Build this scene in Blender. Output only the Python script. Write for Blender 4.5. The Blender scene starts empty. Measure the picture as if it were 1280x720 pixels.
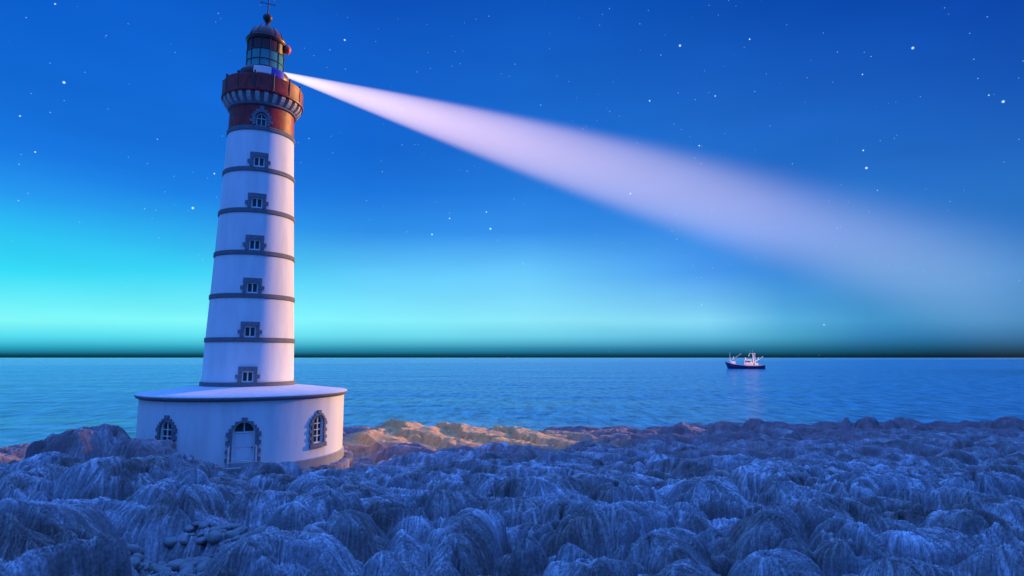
import bpy, bmesh, math, random
import numpy as np
from mathutils import Vector, Matrix
R = math.radians
random.seed(7)
K = 1.3                      # the place is laid out in units of 1.3 m; scaled to metres at the end
scene = bpy.context.scene
COL = scene.collection

# ------------------------------------------------------------------ camera
cam_d = bpy.data.cameras.new('camera'); cam = bpy.data.objects.new('camera', cam_d); COL.objects.link(cam)
cam_d.sensor_width = 36; cam_d.lens = 36*733/1280
cam_d.clip_start = 0.1; cam_d.clip_end = 200000
cam.location = (0, 0, 7.5*K); cam.rotation_euler = (R(90+6.77), 0, 0)
scene.camera = cam

# ------------------------------------------------------------------ exposure, render settings
vs = scene.view_settings
vs.view_transform = 'Standard'; vs.look = 'None'; vs.gamma = 1; vs.exposure = 0; vs.use_curve_mapping = False
cy = scene.cycles
cy.use_denoising = True
cy.max_bounces = 6; cy.volume_bounces = 0
cy.volume_step_rate = 0.25; cy.volume_max_steps = 256
cy.sample_clamp_indirect = 4

# ------------------------------------------------------------------ sun
SUN_AZ, SUN_EL = 53, 15
sd = bpy.data.lights.new('sun', 'SUN'); sd.energy = 5.0; sd.angle = R(0.45); sd.color = (1.0, 0.56, 0.17)
so = bpy.data.objects.new('sun', sd); COL.objects.link(so)
a, e = R(SUN_AZ), R(SUN_EL)
so.rotation_euler = Vector((math.sin(a)*math.cos(e), math.cos(a)*math.cos(e), math.sin(e))).to_track_quat('Z', 'Y').to_euler()
so.location = (60, 60, 60)

# ------------------------------------------------------------------ world: dusk sky with stars
def lin(c):
    return tuple((x/255/12.92 if x/255 <= .04045 else ((x/255+.055)/1.055)**2.4) for x in c) + (1,)
world = bpy.data.worlds.new('World'); scene.world = world; world.use_nodes = True
nt = world.node_tree; nt.nodes.clear()
def N(t, tree=None, **kw):
    n = (tree or nt).nodes.new(t)
    for k, v in kw.items(): setattr(n, k, v)
    return n
def mth(op, *ins, tree=None, clamp=False):
    t = tree or nt
    n = t.nodes.new('ShaderNodeMath'); n.operation = op; n.use_clamp = clamp
    for i, v in enumerate(ins):
        if isinstance(v, (int, float)): n.inputs[i].default_value = v
        else: t.links.new(v, n.inputs[i])
    return n.outputs[0]
def mixc(fac, A, B, tree=None, blend='MIX'):
    t = tree or nt
    n = t.nodes.new('ShaderNodeMix'); n.data_type = 'RGBA'; n.blend_type = blend
    for s, v in ((n.inputs[0], fac), (n.inputs[6], A), (n.inputs[7], B)):
        if isinstance(v, (int, float)): s.default_value = v
        elif isinstance(v, tuple): s.default_value = v if len(v) == 4 else v + (1,)
        else: t.links.new(v, s)
    return n.outputs[2]
tc = N('ShaderNodeTexCoord')
nrm = N('ShaderNodeVectorMath', operation='NORMALIZE'); nt.links.new(tc.outputs['Generated'], nrm.inputs[0])
sp = N('ShaderNodeSeparateXYZ'); nt.links.new(nrm.outputs[0], sp.inputs[0])
X, Y, Z = sp.outputs
hyp = mth('SQRT', mth('ADD', mth('MULTIPLY', X, X), mth('MULTIPLY', Y, Y)))
til = mth('DIVIDE', Z, mth('MAXIMUM', hyp, 0.001))
pos = mth('SQRT', mth('DIVIDE', mth('MAXIMUM', til, 0.0), 1.5), clamp=True)
azn = mth('MULTIPLY', mth('ARCTAN2', X, Y), 57.29578)
P0 = lambda t: math.sqrt(max(t, 0)/1.5)
COLS = [
 (-40.6, [0.4803,0.3693,0.282,0.2174,0.1641,0.1113,0.0486,0.0279,0.0124,0.0041,0.0005],
  [(12,95,205),(18,105,212),(24,118,225),(38,150,238),(45,195,245),(55,222,248),(132,252,252),(84,222,242),(38,156,188),(12,80,106),(5,32,42)]),
 (-30.1, [0.5522,0.4233,0.3225,0.2482,0.1871,0.1267,0.0553,0.0317,0.0141,0.0047,0.0006],
  [(12,92,200),(18,104,212),(22,112,220),(28,128,228),(45,172,240),(60,215,250),(130,250,252),(92,222,240),(42,156,188),(12,80,106),(5,32,42)]),
 (-14.0, [0.6263,0.4785,0.3636,0.2793,0.2102,0.1421,0.0619,0.0354,0.0157,0.0052,0.0007],
  [(13,82,190),(18,96,203),(20,104,212),(28,118,222),(48,145,235),(94,200,250),(132,240,252),(108,220,240),(48,152,185),(14,82,106),(6,32,42)]),
 (1.6, [0.6473,0.494,0.375,0.2879,0.2166,0.1464,0.0637,0.0365,0.0162,0.0054,0.0007],
  [(13,86,190),(22,99,201),(28,110,212),(38,126,224),(54,144,235),(104,198,249),(142,233,252),(112,212,238),(48,142,178),(14,78,104),(6,32,45)]),
 (18.4, [0.6112,0.4673,0.3553,0.273,0.2055,0.139,0.0605,0.0347,0.0154,0.0051,0.0006],
  [(12,80,182),(24,95,194),(32,107,202),(38,118,212),(54,136,226),(74,152,237),(132,214,244),(98,188,224),(42,124,165),(12,70,98),(5,30,42)]),
 (25.0, [0.58,0.444,0.338,0.26,0.196,0.1325,0.0578,0.0331,0.0147,0.0048,0.0006],
  [(11,76,178),(23,92,190),(31,105,200),(36,112,206),(48,126,216),(58,140,222),(86,174,222),(72,162,200),(34,112,148),(10,66,90),(4,26,38)]),
 (31.3, [0.545,0.4179,0.3185,0.2452,0.1848,0.1252,0.0546,0.0313,0.0139,0.0046,0.0006],
  [(11,74,176),(23,90,188),(31,104,198),(40,116,206),(46,124,210),(58,138,212),(66,148,202),(50,128,182),(24,92,130),(8,56,78),(4,22,34)]),
 (42.0, [0.4803,0.3693,0.282,0.2174,0.1641,0.1113,0.0486,0.0279,0.0124,0.0041,0.0005],
  [(10,70,170),(20,85,182),(30,101,194),(40,114,200),(44,120,204),(54,132,206),(52,128,188),(36,104,156),(14,68,104),(6,36,58),(3,18,30)]),
]
ZEN = (0.17, 0.66, 2.6, 1)
def ramp(ts, cs, zen):
    r = N('ShaderNodeValToRGB'); cr = r.color_ramp; cr.interpolation = 'LINEAR'
    pts = sorted([(P0(t), lin(c)) for t, c in zip(ts, cs)] + [(P0(.72), lin(cs[0])), (P0(1.0), zen), (0.0, lin((3,14,24)))])
    while len(cr.elements) < len(pts): cr.elements.new(0.5)
    for el, (p, c) in zip(cr.elements, pts): el.position = p
    for el, (p, c) in zip(cr.elements, pts): el.position = p; el.color = c
    nt.links.new(pos, r.inputs[0]); return r.outputs[0]
cur = None; prev = None
for az_, ts, cs in COLS:
    c = ramp(ts, cs, ZEN)
    if cur is None: cur = c
    else:
        mr = N('ShaderNodeMapRange', interpolation_type='SMOOTHSTEP' if False else 'LINEAR'); mr.clamp = True
        nt.links.new(azn, mr.inputs[0]); mr.inputs[1].default_value = prev; mr.inputs[2].default_value = az_
        cur = mixc(mr.outputs[0], cur, c)
    prev = az_
# the sky behind the photographer: violet dusk
back = ramp([0.0, .05, .3, .7], [(28,64,140), (42,94,192), (50,110,220), (60,128,247)], ZEN)
bgain = N('ShaderNodeVectorMath', operation='MULTIPLY'); nt.links.new(back, bgain.inputs[0]); bgain.inputs[1].default_value = (1.05, 1.05, 1.05); back = bgain.outputs[0]
babs = N('ShaderNodeMapRange'); nt.links.new(mth('ABSOLUTE', azn), babs.inputs[0]); babs.inputs[1].default_value = 60; babs.inputs[2].default_value = 125
cur = mixc(babs.outputs[0], cur, back)
# slight unevenness of the air
nz = N('ShaderNodeTexNoise'); nz.inputs['Scale'].default_value = 2.2; nz.inputs['Detail'].default_value = 3
mp = N('ShaderNodeMapping'); mp.inputs['Scale'].default_value = (1, 1, 5)
nt.links.new(nrm.outputs[0], mp.inputs[0]); nt.links.new(mp.outputs[0], nz.inputs['Vector'])
var = N('ShaderNodeMapRange'); nt.links.new(nz.outputs[0], var.inputs[0]); var.inputs[1].default_value=.3; var.inputs[2].default_value=.7; var.inputs[3].default_value = 0.94; var.inputs[4].default_value = 1.06
vm = N('ShaderNodeVectorMath', operation='SCALE'); nt.links.new(cur, vm.inputs[0]); nt.links.new(var.outputs[0], vm.inputs['Scale'])
cur = vm.outputs[0]
# faint stars: two star fields
def field(scale, thr, rad, gain):
    v = N('ShaderNodeTexVoronoi'); v.feature = 'F1'; v.inputs['Scale'].default_value = scale
    nt.links.new(nrm.outputs[0], v.inputs['Vector'])
    pick = mth('GREATER_THAN', v.outputs['Color'], thr)
    d = N('ShaderNodeMapRange'); nt.links.new(v.outputs['Distance'], d.inputs[0]); d.inputs[1].default_value = rad*scale; d.inputs[2].default_value = rad*scale*.35
    return mth('MULTIPLY', mth('MULTIPLY', pick, d.outputs[0]), gain)
st = mth('ADD', field(36, .42, .00095, .7), mth('ADD', field(64, .52, .0009, .5), field(95, .62, .0008, .4)))
STARS=[(0.2559,0.8436,0.4720,3.0), (0.5346,0.7390,0.4101,3.0), (0.6239,0.7117,0.3229,3.0), (0.5095,0.8168,0.2707,3.0), (-0.4747,0.8520,0.2209,3.0), (-0.1346,0.9693,0.2059,2.4), (-0.0433,0.9687,0.2443,2.0), (-0.0366,0.9755,0.2169,3.0), (-0.1051,0.9668,0.2328,2.0), (-0.5848,0.7285,0.3567,3.0), (-0.2540,0.8402,0.4791,2.4), (0.4690,0.8818,0.0490,3.0), (0.2182,0.8882,0.4043,2.2), (0.3495,0.8134,0.4651,2.0), (0.2963,0.8951,0.3332,2.0), (0.5037,0.8119,0.2951,2.0), (-0.4459,0.8522,0.2737,2.0), (-0.6271,0.7164,0.3058,1.8), (-0.6209,0.7374,0.2659,1.8), (0.1955,0.9431,0.2689,2.0), (-0.5741,0.6897,0.4413,1.8), (0.3128,0.8615,0.3999,1.8), (0.3075,0.9477,0.0850,1.8), (0.4896,0.7784,0.3929,1.6), (0.6113,0.7174,0.3341,1.6)]
for sx, sy, sz, sr in STARS:
    dv = N('ShaderNodeVectorMath', operation='DISTANCE'); nt.links.new(nrm.outputs[0], dv.inputs[0]); dv.inputs[1].default_value = (sx, sy, sz)
    m = N('ShaderNodeMapRange'); nt.links.new(dv.outputs['Value'], m.inputs[0]); rr = sr/733*.50
    m.inputs[1].default_value = rr; m.inputs[2].default_value = rr*.35
    st = mth('ADD', st, m.outputs[0])
hi = N('ShaderNodeMapRange'); nt.links.new(til, hi.inputs[0]); hi.inputs[1].default_value = .04; hi.inputs[2].default_value = .22
st = mth('MULTIPLY', st, mth('ADD', mth('MULTIPLY', hi.outputs[0], .75), .25))
sc_ = N('ShaderNodeVectorMath', operation='SCALE'); sc_.inputs[0].default_value = (.62, .85, .9); nt.links.new(st, sc_.inputs['Scale'])
add = N('ShaderNodeVectorMath', operation='ADD'); nt.links.new(cur, add.inputs[0]); nt.links.new(sc_.outputs[0], add.inputs[1])
bg = N('ShaderNodeBackground'); nt.links.new(add.outputs[0], bg.inputs[0]); bg.inputs[1].default_value = 1.0
sky = N('ShaderNodeTexSky'); sky.sky_type = 'NISHITA'; sky.sun_disc = False; sky.sun_elevation = R(SUN_EL); sky.sun_rotation = R(SUN_AZ)
bg2 = N('ShaderNodeBackground'); nt.links.new(sky.outputs[0], bg2.inputs[0]); bg2.inputs[1].default_value = 0.0001
ad = N('ShaderNodeAddShader'); nt.links.new(bg.outputs[0], ad.inputs[0]); nt.links.new(bg2.outputs[0], ad.inputs[1])
ow = N('ShaderNodeOutputWorld'); nt.links.new(ad.outputs[0], ow.inputs[0])

# ------------------------------------------------------------------ helpers
def tag(o, label=None, cat=None, group=None, kind=None):
    for k, v in (('label', label), ('category', cat), ('group', group), ('kind', kind)):
        if v: o[k] = v
    return o
def empty(name, loc, rz=0):
    o = bpy.data.objects.new(name, None); COL.objects.link(o); o.location = loc; o.rotation_euler = (0, 0, rz)
    o.empty_display_size = .3
    return o
def link_mesh(name, me, parent=None, loc=(0,0,0)):
    o = bpy.data.objects.new(name, me); COL.objects.link(o); o.location = loc
    if parent: o.parent = parent
    return o
class MB:
    def __init__(s): s.v = []; s.f = []
    def add(s, vs, fs):
        n = len(s.v); s.v += [tuple(v) for v in vs]; s.f += [tuple(i+n for i in f) for f in fs]
    def box(s, x0, x1, y0, y1, z0, z1):
        s.add([(x0,y0,z0),(x1,y0,z0),(x1,y1,z0),(x0,y1,z0),(x0,y0,z1),(x1,y0,z1),(x1,y1,z1),(x0,y1,z1)],
              [(0,3,2,1),(4,5,6,7),(0,1,5,4),(1,2,6,5),(2,3,7,6),(3,0,4,7)])
    def lathe(s, prof, n=96, closed=False, a0=0, a1=2*math.pi):
        full = abs(a1-a0-2*math.pi) < 1e-6
        m = n if full else n+1; vs = []; fs = []
        for k in range(m):
            t = a0+(a1-a0)*k/n
            for r, z in prof: vs.append((r*math.sin(t), -r*math.cos(t), z))
        L = len(prof)
        for k in range(n):
            k2 = (k+1) % m
            for i in range(L-1 if not closed else L):
                j = (i+1) % L
                fs.append((k*L+i, k2*L+i, k2*L+j, k*L+j))
        s.add(vs, fs)
        if not full and closed:
            s.add([vs[i] for i in range(L)], [tuple(reversed(range(L)))]); s.add([vs[(m-1)*L+i] for i in range(L)], [tuple(range(L))])
    def solid_lathe(s, prof, n=96):
        # closed solid, caps as n-gons
        vs = []; fs = []; L = len(prof)
        for k in range(n):
            t = 2*math.pi*k/n
            for r, z in prof: vs.append((r*math.sin(t), -r*math.cos(t), z))
        for k in range(n):
            k2 = (k+1) % n
            for i in range(L-1): fs.append((k*L+i, k2*L+i, k2*L+i+1, k*L+i+1))
        fs.append(tuple(k*L for k in reversed(range(n)))); fs.append(tuple(k*L+L-1 for k in range(n)))
        s.add(vs, fs)
    def tube(s, pts, r, n=8):
        pts = [Vector(p) for p in pts]; rs = r if isinstance(r, (list, tuple)) else [r]*len(pts)
        vs = []; fs = []
        for i, p in enumerate(pts):
            d = (pts[min(i+1, len(pts)-1)]-pts[max(i-1, 0)]).normalized()
            u = d.cross(Vector((0, 0, 1)) if abs(d.z) < .9 else Vector((1, 0, 0))).normalized(); w = d.cross(u)
            for k in range(n):
                t = 2*math.pi*k/n; vs.append(p+(u*math.cos(t)+w*math.sin(t))*rs[i])
        for i in range(len(pts)-1):
            for k in range(n):
                k2 = (k+1) % n; fs.append((i*n+k, i*n+k2, (i+1)*n+k2, (i+1)*n+k))
        fs.append(tuple(reversed(range(n)))); fs.append(tuple((len(pts)-1)*n+k for k in range(n)))
        s.add(vs, fs)
    def sphere(s, c, r, n=16, sx=1, sy=1, sz=1):
        vs = []; fs = []; m = n//2
        vs.append((c[0], c[1], c[2]-r*sz))
        for i in range(1, m):
            p = -math.pi/2+math.pi*i/m
            for k in range(n):
                t = 2*math.pi*k/n
                vs.append((c[0]+r*sx*math.cos(p)*math.cos(t), c[1]+r*sy*math.cos(p)*math.sin(t), c[2]+r*sz*math.sin(p)))
        vs.append((c[0], c[1], c[2]+r*sz))
        for k in range(n): fs.append((0, 1+(k+1) % n, 1+k))
        for i in range(m-2):
            for k in range(n):
                a_ = 1+i*n+k; b_ = 1+i*n+(k+1) % n; fs.append((a_, b_, b_+n, a_+n))
        top = len(vs)-1; o = 1+(m-2)*n
        for k in range(n): fs.append((top, o+k, o+(k+1) % n))
        s.add(vs, fs)
    def wall(s, poly, r0, r1, thc, Rr, maxs=.08):
        """extrude a polygon (s, z) on the cylinder of radius Rr from depth radius r0 to r1, centred at angle thc"""
        P = []
        for i in range(len(poly)):
            (a0, b0), (a1, b1) = poly[i], poly[(i+1) % len(poly)]
            k = max(1, int(abs(a1-a0)/maxs+.999))
            for j in range(k): P.append((a0+(a1-a0)*j/k, b0+(b1-b0)*j/k))
        n = len(P)
        def q(r, p):
            t = thc+p[0]/Rr; return (r*math.sin(t), -r*math.cos(t), p[1])
        vs = [q(r0, p) for p in P]+[q(r1, p) for p in P]
        area = sum(P[i][0]*P[(i+1) % n][1]-P[(i+1) % n][0]*P[i][1] for i in range(n))
        fr = [tuple(range(n, 2*n)), tuple(reversed(range(n)))]; sd_ = [(i, (i+1) % n, n+(i+1) % n, n+i) for i in range(n)]
        fs = fr+sd_
        if area < 0: fs = [tuple(reversed(f)) for f in fs]
        s.add(vs, fs)
    def mesh(s, name, mat=None, smooth=None):
        me = bpy.data.meshes.new(name); me.from_pydata(s.v, [], s.f); me.validate()
        if mat: me.materials.append(mat)
        if smooth is not None:
            me.polygons.foreach_set('use_smooth', [True]*len(me.polygons)); me.set_sharp_from_angle(angle=R(smooth))
        return me
    def build(s, name, mat, parent=None, smooth=None, loc=(0,0,0)):
        return link_mesh(name, s.mesh(name, mat, smooth), parent, loc)

# ------------------------------------------------------------------ materials
def material(name, base=(.5,.5,.5), rough=.6, metallic=0, spec=.5):
    m = bpy.data.materials.new(name); m.use_nodes = True
    b = m.node_tree.nodes['Principled BSDF']
    b.inputs['Base Color'].default_value = tuple(base)+(1,); b.inputs['Roughness'].default_value = rough
    b.inputs['Metallic'].default_value = metallic; b.inputs['Specular IOR Level'].default_value = spec
    return m, m.node_tree, b
def weathered(name, base, dark, rough=.6, scale=3, stretch=(1,1,1), amount=.5, bump=.1, bscale=30, metallic=0, streak=0):
    m, t, b = material(name, base, rough, metallic)
    tcn = N('ShaderNodeTexCoord', t); mpn = N('ShaderNodeMapping', t); mpn.inputs['Scale'].default_value = stretch
    t.links.new(tcn.outputs['Object'], mpn.inputs[0])
    n1 = N('ShaderNodeTexNoise', t); n1.inputs['Scale'].default_value = scale; n1.inputs['Detail'].default_value = 7; n1.inputs['Roughness'].default_value = .65
    t.links.new(mpn.outputs[0], n1.inputs['Vector'])
    f = mth('MULTIPLY', mth('SMOOTH_MIN', mth('MULTIPLY', mth('MAXIMUM', mth('SUBTRACT', n1.outputs[0], .42, tree=t), 0.0, tree=t), 4.0, tree=t), 1.0, .2, tree=t), amount, tree=t)
    col = mixc(f, tuple(base), tuple(dark), t)
    t.links.new(col, b.inputs['Base Color'])
    n2 = N('ShaderNodeTexNoise', t); n2.inputs['Scale'].default_value = bscale; n2.inputs['Detail'].default_value = 5
    t.links.new(tcn.outputs['Object'], n2.inputs['Vector'])
    bp = N('ShaderNodeBump', t); bp.inputs['Strength'].default_value = bump; bp.inputs['Distance'].default_value = .03
    t.links.new(n2.outputs[0], bp.inputs['Height']); t.links.new(bp.outputs[0], b.inputs['Normal'])
    t.links.new(mth('ADD', mth('MULTIPLY', n1.outputs[0], .2, tree=t), rough-.1, tree=t), b.inputs['Roughness'])
    return m
M_white = weathered('white_render', (.80,.79,.77), (.60,.58,.55), .75, 1.3, (1,1,.16), .55, .15, 22)
M_trim = weathered('grey_stone_band', (.17,.17,.19), (.10,.10,.11), .8, 6, (1,1,1), .7, .3, 40)
M_quoin = weathered('grey_window_stone', (.22,.22,.25), (.12,.12,.14), .85, 8, (1,1,1), .8, .4, 45)
M_plinth = weathered('grey_plinth_stone', (.33,.32,.32), (.2,.19,.19), .85, 2.5, (1,1,1), .6, .3, 25)
M_roof = weathered('pale_roof_screed', (.62,.61,.60), (.45,.44,.43), .7, 1.5, (1,1,1), .5, .12, 20)
M_red = weathered('red_paint', (.40,.012,.010), (.05,.006,.012), .5, 4, (1,1,.45), 1.0, .1, 30)
M_dome = weathered('dark_red_dome_paint', (.10,.012,.012), (.035,.008,.01), .4, 5, (1,1,1), .7, .1, 30)
M_iron = weathered('dark_iron', (.04,.035,.045), (.09,.03,.02), .5, 12, (1,1,1), .5, .2, 40, metallic=.3)
M_frame = weathered('white_frame_paint', (.78,.80,.78), (.6,.6,.58), .45, 6, (1,1,1), .4, .05, 30)
M_corbel = weathered('gallery_stone', (.55,.51,.46), (.30,.29,.29), .75, 5, (1,1,1), .6, .2, 30)
M_blue = weathered('deep_blue_paint', (.01,.02,.55), (.01,.01,.35), .4, 6, (1,1,1), .4, .05, 30)
M_steel = weathered('pale_steel', (.75,.77,.8), (.5,.5,.52), .35, 10, (1,1,1), .4, .05, 30, metallic=.2)
M_pane, _t, _b = material('dark_green_pane', (.015,.05,.045), .12); 
M_door = weathered('white_door_paint', (.74,.75,.76), (.6,.6,.6), .5, 4, (1,1,.3), .4, .06, 20)
# lantern glass: reflected teal put in as a mostly opaque body colour
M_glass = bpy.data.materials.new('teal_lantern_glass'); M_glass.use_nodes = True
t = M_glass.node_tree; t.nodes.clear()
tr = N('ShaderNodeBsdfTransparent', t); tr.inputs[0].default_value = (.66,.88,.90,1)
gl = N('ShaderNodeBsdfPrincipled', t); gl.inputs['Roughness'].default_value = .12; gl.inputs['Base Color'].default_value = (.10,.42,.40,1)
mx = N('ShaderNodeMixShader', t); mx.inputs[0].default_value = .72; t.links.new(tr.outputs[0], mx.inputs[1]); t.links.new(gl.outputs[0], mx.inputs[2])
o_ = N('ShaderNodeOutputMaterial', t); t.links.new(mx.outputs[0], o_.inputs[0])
# lamp lens: lit
M_lamp = bpy.data.materials.new('lit_lamp_lens'); M_lamp.use_nodes = True
t = M_lamp.node_tree; t.nodes.clear()
em = N('ShaderNodeEmission', t); em.inputs[0].default_value = (1,.86,.66,1); em.inputs[1].default_value = 6
o_ = N('ShaderNodeOutputMaterial', t); t.links.new(em.outputs[0], o_.inputs[0])

# ------------------------------------------------------------------ sea
mb = MB(); n = 96
rings = [0, 60, 120, 240, 500, 1000, 2500, 6000, 15000, 40000, 80000]
vs = [(0, 0, 0)]; fs = []
for r in rings[1:]:
    for k in range(n): vs.append((r*math.cos(2*math.pi*k/n), r*math.sin(2*math.pi*k/n), 0))
for k in range(n): fs.append((0, 1+k, 1+(k+1) % n))
for i in range(len(rings)-2):
    for k in range(n):
        a_ = 1+i*n+k; b_ = 1+i*n+(k+1) % n; fs.append((a_, a_+n, b_+n, b_))
mb.add(vs, fs)
M_sea, t, b = material('sea_water', (.03,.22,.34), .14, 0, .5)
b.inputs['IOR'].default_value = 1.33
geo = N('ShaderNodeNewGeometry', t)
def seanoise(scale, sx, sy, rot, det, rgh=.6):
    mp_ = N('ShaderNodeMapping', t); mp_.inputs['Scale'].default_value = (sx, sy, 1); mp_.inputs['Rotation'].default_value = (0, 0, R(rot))
    t.links.new(geo.outputs['Position'], mp_.inputs[0])
    n_ = N('ShaderNodeTexNoise', t); n_.inputs['Scale'].default_value = scale; n_.inputs['Detail'].default_value = det; n_.inputs['Roughness'].default_value = rgh
    t.links.new(mp_.outputs[0], n_.inputs['Vector']); return n_.outputs[0]
h1 = seanoise(.012, .8, 1.3, 5, 15, .60); h2 = seanoise(.5, .25, 1.6, -3, 4, .6)
hh = mth('ADD', mth('MULTIPLY', h1, 24.0, tree=t), mth('MULTIPLY', h2, .4, tree=t), tree=t)
bp = N('ShaderNodeBump', t); bp.inputs['Strength'].default_value = 1.0; bp.inputs['Distance'].default_value = 1.0
t.links.new(hh, bp.inputs['Height']); t.links.new(bp.outputs[0], b.inputs['Normal'])
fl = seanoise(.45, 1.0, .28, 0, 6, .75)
fm = N('ShaderNodeMapRange', t); fm.inputs[1].default_value = .36; fm.inputs[2].default_value = .64; t.links.new(fl, fm.inputs[0])  # wave sparkle put into the base colour as light and dark flecks
spy = N('ShaderNodeSeparateXYZ', t); t.links.new(geo.outputs['Position'], spy.inputs[0])
nf = N('ShaderNodeMapRange', t); nf.inputs[1].default_value = 94; nf.inputs[2].default_value = 74; t.links.new(spy.outputs[1], nf.inputs[0])
ff = N('ShaderNodeMapRange', t); ff.inputs[1].default_value = .53; ff.inputs[2].default_value = .60; t.links.new(seanoise(.09, .6, 1.6, 3, 8, .72), ff.inputs[0])
foam = mth('MULTIPLY', nf.outputs[0], ff.outputs[0], tree=t)
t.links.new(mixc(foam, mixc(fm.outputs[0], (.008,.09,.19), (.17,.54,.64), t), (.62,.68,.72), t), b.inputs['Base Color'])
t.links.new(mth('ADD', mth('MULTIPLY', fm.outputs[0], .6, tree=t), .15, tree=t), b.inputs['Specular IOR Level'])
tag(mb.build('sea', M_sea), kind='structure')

# ------------------------------------------------------------------ rocky shore
def perlin(x, y, seed=0):
    xi = np.floor(x).astype(np.int64); yi = np.floor(y).astype(np.int64)
    xf = (x-xi).astype(np.float32); yf = (y-yi).astype(np.float32)
    def g(ix, iy):
        h = (ix*374761393 + iy*668265263 + seed*974711) & 0xffffffff
        h = ((h ^ (h >> 13))*1274126177) & 0xffffffff; h = h ^ (h >> 16)
        a_ = (h & 0xffff).astype(np.float32)*(2*math.pi/65536); return np.cos(a_), np.sin(a_)
    u = xf*xf*xf*(xf*(xf*6-15)+10); v = yf*yf*yf*(yf*(yf*6-15)+10)
    def d(ix, iy, fx, fy):
        gx, gy = g(ix, iy); return gx*fx+gy*fy
    a_ = d(xi, yi, xf, yf); b_ = d(xi+1, yi, xf-1, yf); c_ = d(xi, yi+1, xf, yf-1); e_ = d(xi+1, yi+1, xf-1, yf-1)
    return (a_+u*(b_-a_))*(1-v)+(c_+u*(e_-c_))*v
rng = np.random.default_rng(11)
NR, NC = 1050, 1300
Y0, Y1, S0, S1 = 2.6, 76.0, -1.45, 1.38
ln = np.linspace(math.log(Y0), math.log(Y1), NR); ss = np.linspace(S0, S1, NC)
dl = ln[1]-ln[0]; ds = ss[1]-ss[0]
yy = np.exp(ln)[:, None]*np.ones((1, NC)); xx = yy*ss[None, :]
SX, SY = -14.197, 31.991           # lighthouse axis
def gbase(x, y):
    z = np.interp(y, [2,5,8,12,18,25,32,40,48,55,61,68,78], [5.3,4.85,4.4,3.95,3.3,2.75,2.25,1.5,1.0,.75,-.2,-1.5,-3])
    rs = np.clip((x-8)/15, 0, 1)*np.clip((y-28)/14, 0, 1); z = z+rs*.35
    ls = np.clip((-20-x)/8, 0, 1)*np.clip((y-33)/10, 0, 1); z = z-ls*2.6        # the sea comes in behind the lighthouse
    gd = np.exp(-(((x+5.9)/1.15)**2+((y-10.9)/1.6)**2)**2)                     # gully full of loose stones
    z = z-.75*np.exp(-(((x+8.2)/3.6)**2+((y-26.3)/4.2)**2))
    return z+gd*.10
base = gbase(xx, yy)+.18*perlin(xx*.13, yy*.13, 3)*np.clip(yy/12, .3, 1)
n1, n2 = perlin(xx*.7, yy*.7, 21), perlin(xx*.7, yy*.7, 22)
n3, n4 = perlin(xx*2.3, yy*2.3, 23), perlin(xx*2.3, yy*2.3, 24)
hgt = base-.52+.10*perlin(xx*1.1, yy*1.1, 4)+.07*perlin(xx*3.1, yy*3.1, 5)+.03*perlin(xx*8, yy*8, 6)
bare = np.zeros_like(hgt)
def boulder(cx, cyy, zt, a_, b_, rot, kind, barev=0., warp=.55, foot=None):
    rm = max(a_, b_)*1.5
    i0 = int((math.log(max(cyy-rm, Y0*1.0001))-ln[0])/dl); i1 = int((math.log(min(cyy+rm, Y1))-ln[0])/dl)+2
    yl = max(cyy-rm, Y0)
    sA = min((cx-rm)/yl, (cx-rm)/(cyy+rm)); sB = max((cx+rm)/yl, (cx+rm)/(cyy+rm))
    j0 = max(0, int((sA-S0)/ds)); j1 = min(NC, int((sB-S0)/ds)+2); i0 = max(0, i0); i1 = min(NR, i1)
    if i1 <= i0 or j1 <= j0: return
    sl = (slice(i0, i1), slice(j0, j1))
    w1 = min(warp*.5, .35*min(a_, b_)); w2 = min(.16, .14*min(a_, b_))
    x = xx[sl]-cx+n1[sl]*w1*2.0+n3[sl]*w2*1.0; y = yy[sl]-cyy+n2[sl]*w1*2.0+n4[sl]*w2*1.0
    c, s_ = math.cos(rot), math.sin(rot)
    p = (x*c+y*s_)/a_; q = (-x*s_+y*c)/b_
    ex, po, rim = {'r': (2.2, .60, 2.2), 's': (1.9, .74, 2.0), 'b': (3.2, .56, 2.8), 'f': (2.2, .6, 2.4)}[kind]
    r = (np.abs(p)**rim+np.abs(q)**rim)**(1/rim)
    tt = np.clip(1-r**ex, 0, 1)
    if foot is None: foot = float(gbase(np.array(cx), np.array(cyy)))-1.05
    top = foot+(zt-foot)*tt**po*(1+.05*n1[sl]+.05*n3[sl])
    top = np.where(r < 1, top, -99)
    H_ = hgt[sl]; win = top > H_
    H_[win] = top[win]; hgt[sl] = H_
    if barev is not None:
        B_ = bare[sl]; B_[win] = barev; bare[sl] = B_
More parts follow.
